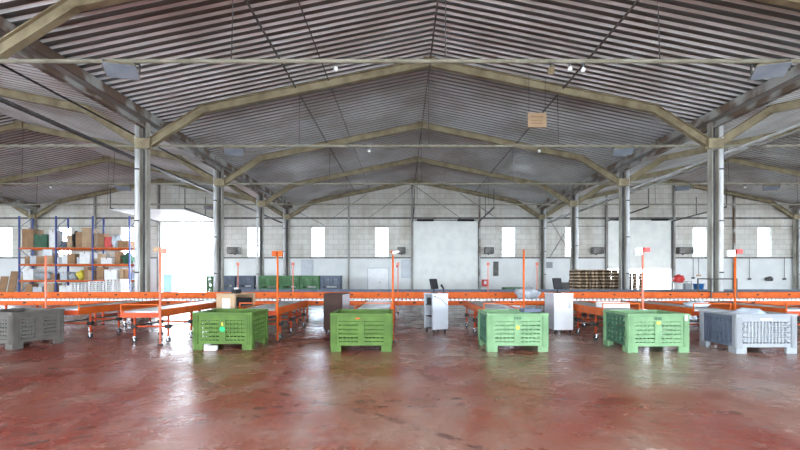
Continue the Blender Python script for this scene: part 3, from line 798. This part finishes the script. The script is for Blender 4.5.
t = thing('barcode_scanner', 'black handheld scanner on a stand on the light grey cabinet', 'scanner', (1.10, 11.1, 1.046), R(20))
MB().lathe([(.045, 0), (.045, .01), (.012, .02)], 12).build('stand_base', 'black', t)
MB().tube((0, 0, .02), (-.03, 0, .12), .01, 8).build('stand', 'black', t)
MB().tube((-.01, 0, .10), (-.09, 0, .22), .02, 10, r2=.03).build('scanner_head', 'black', t)
t = thing('label_printer', 'black label printer with white roll on the tan cabinet', 'printer', (-4.42, 11.0, 1.047), R(-22))
MB().cbox((0, 0, .05), (.16, .2, .10)).build('printer_body', 'black', t, bevel=.01)
MB().tube((-.05, 0, .12), (.05, 0, .12), .03, 12).build('paper_roll', 'paper', t)
blob('jacket', 'textile', 'grey crumpled jacket lying on the roller line left of the white cabinet', 'jacket', (4.05, 13.5, .757), (.8, .5, .36), 11)
t = thing('crate', 'white shallow crate on the conveyor behind the white patched bin', 'crate', (4.92, 9.75, .766))
MB().box(-.30, .30, -.2, .2, 0, .015).build('crate_base', 'white', t)
MB().box(-.30, .30, -.2, -.185, .015, .12).box(-.30, .30, .185, .2, .015, .12).box(-.30, -.285, -.185, .185, .015, .12).box(.285, .30, -.185, .185, .015, .12).build('crate_wall', 'white', t)
blob('plastic_sack', 'plastic_film', 'dark and white wrap heap on the conveyor behind the light grey mesh bin', 'bag', (7.0, 9.9, .766), (.5, .45, .14), 8)

# ------------------------------------------------------------------ back of the hall: bins, pallets
fg = make_bin('bulk_bin', 'mid_green', 'x', 'stacked bins at the back'); gg = make_bin('bulk_bin', 'blue_grey_plastic', 'x', 'stacked bins at the back')
def stackbins(src, spots, first):
    for i, (x, y, z, l) in enumerate(spots):
        if i == 0: src.location = (x, y, z); src['label'] = l
        else: dup(src, (x, y, z), 0, l)
sp = []
for px, nm in ((271.5, 'left'), (291.5, 'middle'), (311.5, 'right')):
    for z, lv in ((0, 'lower'), (.764, 'upper')): sp.append(((px - 403) / 16.0, 25.9, z, '%s dark green bin of the %s stack of three behind the line' % (lv, nm)))
sp += [((217.5 - 403) / 13.4, 31.0, 0, 'lower dark green bin beside the open left door'), ((217.5 - 403) / 13.4, 31.0, .762, 'upper dark green bin beside the open left door')]
sp += [((513 - 403) / 15.4, 27.0, 0, 'lower dark green bin left of the fourth wall column'), ]
stackbins(fg, sp, 0)
sp = []
for px, Y, nm in ((331.5, 25.9, 'right of the dark green bins'), (229, 28.4, 'between open door and window, left one'), (248, 28.4, 'between open door and window, right one')):
    for z, lv in ((0, 'lower'), (.764, 'upper')): sp.append(((px - 403) * Y / 415, Y, z, '%s blue grey bin, %s' % (lv, nm)))
stackbins(gg, sp, 0)

def pallet():
    t = thing('wooden_pallet', '', 'pallet', group='wooden pallets stacked at the back')
    mb = MB()
    for q in range(5): mb.box(-.6, .6, -.4 + q * .175, -.4 + q * .175 + .10, .145, .165)
    mb.build('deck', 'wood', t)
    mb = MB()
    for y in (-.35, 0, .35):
        mb.box(-.6, .6, y - .05, y + .05, .0, .022).box(-.6, .6, y - .05, y + .05, .125, .145)
        for x in (-.53, 0, .53): mb.box(x - .07, x + .07, y - .05, y + .05, .022, .125, 1)
    mb.build('runners', ['wood', 'dark_wood'], t)
    return t
pp = pallet(); first = True
SN = ['first stack from the left', 'second stack from the left', 'third stack from the left', 'fourth stack from the left']
NTH = ['bottom', 'second', 'third', 'fourth', 'fifth', 'sixth', 'seventh', 'eighth', 'ninth', 'tenth', 'eleventh', 'twelfth', 'thirteenth']
for si, (px, n_) in enumerate(((581.5, 11), (598, 11), (614.5, 11), (629, 10))):
    for q in range(n_):
        Y = 21.8 if si != 3 else 23.4
        loc = ((px - 403) * Y / 415 + random.uniform(-.015, .015), Y + random.uniform(-.03, .03), q * .166)
        lab = 'wooden pallet, %s from the floor in the %s' % (NTH[q] if q else 'lowest', SN[si])
        if first: pp.location = loc; pp.rotation_euler.z = R(90); pp['label'] = lab; first = False
        else: dup(pp, loc, R(90) + random.uniform(-.02, .02), lab)

# ------------------------------------------------------------------ wall equipment
def heater(px0, px1, lab):
    x0, x1 = [(p - 403) * 32.2 / 415 for p in (px0, px1)]; xc = (x0 + x1) / 2; wd = x1 - x0
    t = thing('fan_heater', lab, 'heater', (xc, 32.3, 3.25), 0, 'dark fan heaters on the end wall')
    MB().box(-wd / 2, wd / 2, -.15, .25, 0, .50).build('housing', 'rail_dark', t, bevel=.02)
    mb = MB()
    for q in range(5): mb.box(-wd / 2 + .05, wd / 2 - .3, -.17, -.15, .06 + q * .085, .09 + q * .085)
    mb.build('louvre', 'grey_steel', t)
    MB().box(-.05, .05, .25, .40, -.10, 0).box(-wd / 2, wd / 2, .25, .40, -.02, .02).build('bracket', 'dark_metal', t)
for a, b, l in ((227, 239, 'dark fan heater right of the open left door'), (397.5, 405.5, 'dark fan heater left of the central closed door'), (485, 494, 'dark fan heater right of the central closed door'),
                (593, 604, 'dark fan heater left of the half open door'), (679, 694, 'dark fan heater right of the half open door')): heater(a, b, l)
def wallthing(name, px0, px1, y0, y1, m, lab, cat, d=.08):
    s = 415 / 32.6
    x0, x1 = (px0 - 403) / s, (px1 - 403) / s; z0, z1 = 1.5 + (276 - y1) / s, 1.5 + (276 - y0) / s
    o = MB().box(x0, x1, Y1 - d, Y1 - .003, z0, z1).build(name, m, bevel=.008)
    return tag(o, lab, cat)
wallthing('notice_board', 301, 313, 259.5, 278, 'grey_panel', 'grey panel on the wall under the window behind the dark green bins', 'panel')
wallthing('metal_panel', 401.5, 411, 259.5, 278, 'grey_panel', 'grey metal panel on the wall left of the central door', 'panel')
t = wallthing('poster', 393.5, 400.5, 264, 277, 'paper', 'white poster with a red mark left of the central door', 'poster', .02)
MB().tube((-.45, Y1 - .022, 2.28), (-.45, Y1 - .03, 2.28), .11, 14).build('red_mark', 'red', t)
t = wallthing('fire_hose_box', 482, 488.5, 279.5, 286.5, 'red', 'red fire hose box right of the central door', 'fire box', .18)
MB().box(6.35, 6.55, Y1 - .19, Y1 - .18, .85, 1.12).build('sign_plate', 'paper', t)
wallthing('wall_cabinet', 493.5, 498.5, 261.5, 276, 'rail_dark', 'narrow dark pipe box on the wall right of the fire box', 'box', .12)
wallthing('notice_board', 546, 553, 262, 268, 'light_grey_plastic', 'small pale notice on wall right of the fourth column', 'notice', .03)
# cleaning tools hanging from the lower rail
def tool(px, y1, lab, big=False):
    s = 415 / 32.5; x = (px - 403) / s; z = 1.5 + (276 - y1) / s
    t = thing('hanging_broom', lab, 'broom', (x, 32.59, z), 0, 'brooms hanging on the end wall')
    MB().tube((0, 0, .06), (0, 0, 2.92 - z), .018, 8).build('broom_stick', 'dark_metal', t)
    MB().cbox((0, 0, .0), (.34 if big else .24, .07, .13)).build('broom_head', 'dark_metal' if not big else 'wood', t)
tool(694, 278, 'dark broom hanging above the blue tub, left one'); tool(699.5, 275.5, 'wooden headed broom hanging above the blue tub, right one', True)
tool(750.5, 279, 'dark broom hanging left of the right window'); tool(785.5, 279, 'dark broom hanging right of the right window')
blob('hose_coil', 'dark_metal', 'dark lump of coiled hose on the wall below the right window', 'hose', (28.7, 32.5, 1.1), (.5, .3, .35), 4)
# extinguisher, white drum, grey box, blue tub
def drum(x, y, r, h, m, lab, z=0):
    t = thing('drum', lab, 'drum', (x, y, z))
    MB().lathe([(r, 0), (r, h * .3), (r * 1.03, h * .32), (r, h * .34), (r, h * .66), (r * 1.03, h * .68), (r, h * .7), (r, h)], 18).build('drum_body', m, t, smooth=True)
    MB().tube((0, 0, h), (0, 0, h + .02), r * .9, 18).build('lid', m, t)
s = 415 / 28.0
drum((678 - 403) / s, 28, .27, 1.02, 'white', 'white drum under the red bag, right of the half open door')
blob('bag', 'red', 'red bag lying on top of the white drum', 'bag', ((678.5 - 403) / s, 28, 1.045), (.66, .5, .56), 21)
t = thing('storage_box', 'pale grey box in a metal frame beside the white drum', 'box', ((686 - 403) / s, 28, 0))
MB().box(-.2, .2, -.2, .2, .1, 1.0).build('box_body', 'light_grey_plastic', t)
mb = MB()
for sx in (-1, 1):
    for sy in (-1, 1): mb.box(sx * .22 - .012, sx * .22 + .012, sy * .22 - .012, sy * .22 + .012, 0, 1.15)
mb.box(-.23, .23, -.23, -.21, 1.13, 1.15).box(-.23, .23, .21, .23, 1.13, 1.15); mb.build('frame', 'dark_metal', t)
t = thing('plastic_tub', 'bright blue plastic tub behind the belt, left of the right column', 'tub', ((698.5 - 403) / 16.6, 25, 0))
MB().lathe([(.22, .45), (.28, 1.0), (.31, 1.0), (.31, 1.04), (.27, 1.04), (.2, .50)], 20).build('tub_body', 'bright_blue', t, smooth=True)
MB().box(-.25, .25, -.25, .25, 0, .44).build('tub_base', 'bright_blue', t)
# guard frame around the right column
t = thing('column_guard', 'dark tubular guard frame around the nearest right column', 'guard', (10.95, 14.5, 0))
mb = MB()
for x in (-.42, .45):
    for y in (-.32, .32):
        MB().tube((x, y, 0), (x, y, 1.42), .025, 8).build('guard_post', 'dark_metal', t)
for z in (.95, 1.40): 
    MB().tube((-.42, -.32, z), (.45, -.32, z), .02, 8).tube((-.42, .32, z), (.45, .32, z), .02, 8).tube((-.42, -.32, z), (-.42, .32, z), .02, 8).tube((.45, -.32, z), (.45, .32, z), .02, 8).build('guard_rail', 'dark_metal', t)
t = thing('machine', 'dark low machine on wheels behind the cabinet with monitor', 'machine', ((566 - 403) / 16, 26, 0))
MB().box(-.4, .4, -.3, .3, .1, 1.1).build('machine_body', 'rail_dark', t, bevel=.03)
MB().tube((.2, 0, 1.1), (.35, 0, 1.6), .03, 8).build('handle', 'dark_metal', t)
for sx in (-.3, .3): MB().tube((sx, -.34, .12), (sx, -.30, .12), .12, 14).build('wheel', 'black', t)

# ------------------------------------------------------------------ pallet rack at the left
RY = 30.5; RD = 1.1
RX = [-28.2, -25.5, -22.8, -20.1]
t = thing('pallet_rack', 'blue and orange pallet rack full of boxes at the back left', 'rack', (0, RY, 0))
for x in RX:
    for y in (0, RD):
        MB().box(x - .05, x + .05, y - .04, y + .04, .01, 5.9).build('upright', 'blue', t)
    mb = MB(); z = .3; f_ = 1
    while z < 5.2: mb.beam((x, .04 if f_ > 0 else RD - .04, z), (x, RD - .04 if f_ > 0 else .04, z + .8), .03, .03); z += .8; f_ = -f_
    mb.build('upright_brace', 'blue', t)
LV = [1.13, 2.31, 3.52]
for i in range(3):
    for z in LV:
        for y in (-.02, RD + .02): MB().box(RX[i] + .05, RX[i + 1] - .05, y - .03, y + .03, z - .07, z + .07).build('beam', 'orange', t)
        mb = MB()
        for q in range(7): mb.box(RX[i] + .07, RX[i + 1] - .07, .02 + q * .155, .14 + q * .155, z + .07, z + .09)
        mb.build('deck', 'wood', t)
def carton(x, y, z, wd, d, h, m, lab, rz=0, name='cardboard_box', cat='box'):
    t = thing(name, lab, cat, (x, y, z), rz, 'boxes on the pallet rack')
    MB().box(-wd / 2, wd / 2, -d / 2, d / 2, 0, h).build('carton', m, t)
    MB().box(-.03, .03, -d / 2 - .003, d / 2 + .003, h - .001, h + .003).box(-.03, .03, -d / 2 - .003, -d / 2, h - .12, h).build('tape', 'cardboard_pale' if m == 'cardboard' else 'cardboard', t)
    return t
CN = {'cardboard': 'brown carton', 'cardboard_pale': 'pale brown carton', 'white': 'white carton', 'deep_green_and_shade': 'green crate', 'grey_panel': 'grey box', 'bright_blue': 'blue crate', 'blue_grey_plastic': 'dark blue box', 'red': 'red box'}
LN = {0: 'ground level', 1: 'lowest shelf', 2: 'middle shelf', 3: 'top shelf'}
BN = ['left', 'middle', 'right']
SZ = [0.0, 1.222, 2.402, 3.612]
# (bay, level, offset from left upright, width, height, material)
ITEMS = [
 (0, 3, .12, .82, 1.35, 'cardboard'), (0, 3, 1.02, .95, .95, 'deep_green_and_shade'), (0, 3, 2.02, .55, 1.25, 'white'),
 (1, 3, .10, .35, .45, 'blue_grey_plastic'), (1, 3, .55, .40, .9, 'cardboard_pale'), (1, 3, 1.22, .50, 1.15, 'cardboard'), (1, 3, 1.80, .70, 1.45, 'cardboard_pale'),
 (2, 3, .10, .45, 1.05, 'cardboard'), (2, 3, .62, .45, .8, 'red'),  (2, 3, 1.75, .75, .5, 'cardboard'),
 (0, 2, .10, .35, .55, 'cardboard'), (0, 2, .52, .45, .6, 'grey_panel'), (0, 2, 1.05, .6, .55, 'cardboard'), (0, 2, 1.75, .5, .8, 'cardboard_pale'), (0, 2, 2.3, .25, .5, 'white'),
 (1, 2, .1, .45, .7, 'white'), (1, 2, .62, .55, .75, 'cardboard'), (1, 2, 1.25, .3, .5, 'grey_panel'), (1, 2, 1.65, .75, .85, 'white'),
 (2, 2, .1, .35, .75, 'cardboard_pale'), (2, 2, .52, .8, .45, 'white'), (2, 2, 1.4, .4, .9, 'cardboard'),
 (0, 1, .1, .75, .8, 'white'), (0, 1, 2.1, .4, .45, 'cardboard'),
 (1, 1, .1, .5, .6, 'grey_panel'), (1, 1, 1.75, .3, .95, 'cardboard'), (1, 1, 2.1, .45, .7, 'cardboard_pale'),
 (2, 1, .1, .5, .95, 'cardboard'), (2, 1, .75, .9, .75, 'white'), (2, 1, 1.75, .28, .8, 'cardboard_pale'), (2, 1, 2.08, .25, .75, 'cardboard'), (2, 1, 2.36, .22, .5, 'blue_grey_plastic'),
 (0, 0, .15, .5, .9, 'cardboard'), (0, 0, .8, .7, .7, 'grey_panel'), (0, 0, 1.7, .7, .95, 'cardboard_pale'), (1, 0, .15, .9, .8, 'white'),
]
used = {}
for (b_, lv, off, wd, h, m) in ITEMS:
    x = RX[b_] + .05 + off + wd / 2
    key = (b_, lv, m); used[key] = used.get(key, 0) + 1
cnt = {}
QN = ['leftmost', 'next', 'third', 'fourth', 'fifth', 'sixth', 'seventh']
pos = {}
for (b_, lv, off, wd, h, m) in ITEMS:
    x = RX[b_] + .05 + off + wd / 2
    k_ = (b_, lv); pos[k_] = pos.get(k_, 0) + 1
    key = (b_, lv, m); cnt[key] = cnt.get(key, 0) + 1
    sz = '' if used[key] == 1 else [', further left one', ', further right one', ', rightmost one'][cnt[key] - 1]
    big = 'tall ' if h > 1.05 else ('low ' if h < .56 else '')
    carton(x, RY + .5 + random.uniform(-.06, .06), SZ[lv], wd, min(.9, max(.4, wd * 1.1)), h, m,
           '%s%s on the %s of the %s rack bay%s' % (big, CN[m], LN[lv], BN[b_], sz), 0, 'cardboard_box' if 'card' in m or m == 'white' else 'storage_crate')
    if m == 'deep_green_and_shade': pass
SB = [('plastic_film', 2, 3, 1.15, .55, .95, 'clear plastic sack on the top shelf of the right rack bay'), ('textile', 0, 1, .95, 1.05, .6, 'grey cloth heap on the lowest shelf of the left rack bay'),
      ('textile', 1, 1, .68, .55, .55, 'grey cloth heap on the lowest shelf of the middle rack bay'), ('deep_green_and_shade', 2, 2, 1.9, .65, .8, 'green sack on the middle shelf of the right rack bay'),
      ('yellow', 1, 1, 1.30, .38, .7, 'yellow bundle on the lowest shelf of the middle rack bay'),
      ('black', 1, 3, 1.0, .17, 1.2, 'dark tall bundle on the top shelf of the middle rack bay'), ('textile', 2, 0, .3, .8, .5, 'grey cloth heap on the floor of the right rack bay'),
      ('cardboard_pale', 1, 2, 2.43, .15, .4, 'small tan bundle on the middle shelf of the middle rack bay'),
      ('bright_blue', 2, 1, 1.68, .01, .01, '')]
for m, b_, lv, off, wd, h, l in SB[:-1]:
    blob('sack', m, l, 'sack', (RX[b_] + .05 + off + wd / 2, RY + .5, SZ[lv]), (wd, .75, h), hash(l) % 50 if False else len(l), 3, .22)
# white plastic pallets on the floor before the rack
def wpal(m, lab):
    t = thing('plastic_pallet', lab, 'pallet', group='white plastic pallets before the rack')
    mb = MB().box(-.55, .55, -.4, .4, .11, .14).box(-.55, .55, -.4, .4, 0, .02)
    for x in (-.5, 0, .5):
        for y in (-.35, 0, .35): mb.box(x - .06, x + .06, y - .05, y + .05, .02, .11)
    mb.build('pallet_body', m, t); return t
wp = wpal('white', ''); first = True
for si, (x, n_) in enumerate(((-21.3, 8), (-20.1, 9), (-22.55, 7))):
    for q in range(n_):
        lab = 'white plastic pallet, %s from the floor in the %s pile before the rack' % (NTH[q] if q else 'lowest', ['middle', 'right', 'left'][si])
        loc = (x + random.uniform(-.02, .02), 29.2, q * .142)
        if first: wp.location = loc; wp['label'] = lab; first = False
        else: dup(wp, loc, 0, lab)
# boards leaning at the left
for q, (x, h, m, l) in enumerate(((-29.9, 1.9, 'cardboard', 'tall brown board leaning left of the rack'), (-30.6, 1.5, 'cardboard', 'short brown board leaning left of the rack'), (-29.2, 1.7, 'tan_panel', 'tan plank leaning against the left end of the rack'))):
    o = MB().box(-.3 + .2 * (q == 2), .3 - .2 * (q == 2), -.015, .015, 0, h).build('leaning_board', m, loc=(x, 31.6, .005)); o.rotation_euler = (R(-12), 0, 0); tag(o, l, 'board')

# ------------------------------------------------------------------ outside the open door
t = thing('yard_booth', 'pale blue booth standing in the yard outside the open door', 'booth', (-22.6, 40, -.21))
MB().box(-.9, .6, -.6, .6, 0, 1.9).build('booth_wall', 'booth_blue', t); MB().box(-1.0, .7, -.7, .7, 1.9, 2.0).build('booth_roof', 'white', t)
t = thing('parasol', 'open grey parasol on a pole in the yard outside the open door', 'parasol', (-21.3, 40, -.21))
MB().tube((0, 0, 0), (0, 0, 2.6), .05, 8).build('pole', 'grey_steel', t)
MB().lathe([(1.4, 2.35), (.7, 2.5), (.05, 2.62)], 12).build('canopy', 'canvas', t)
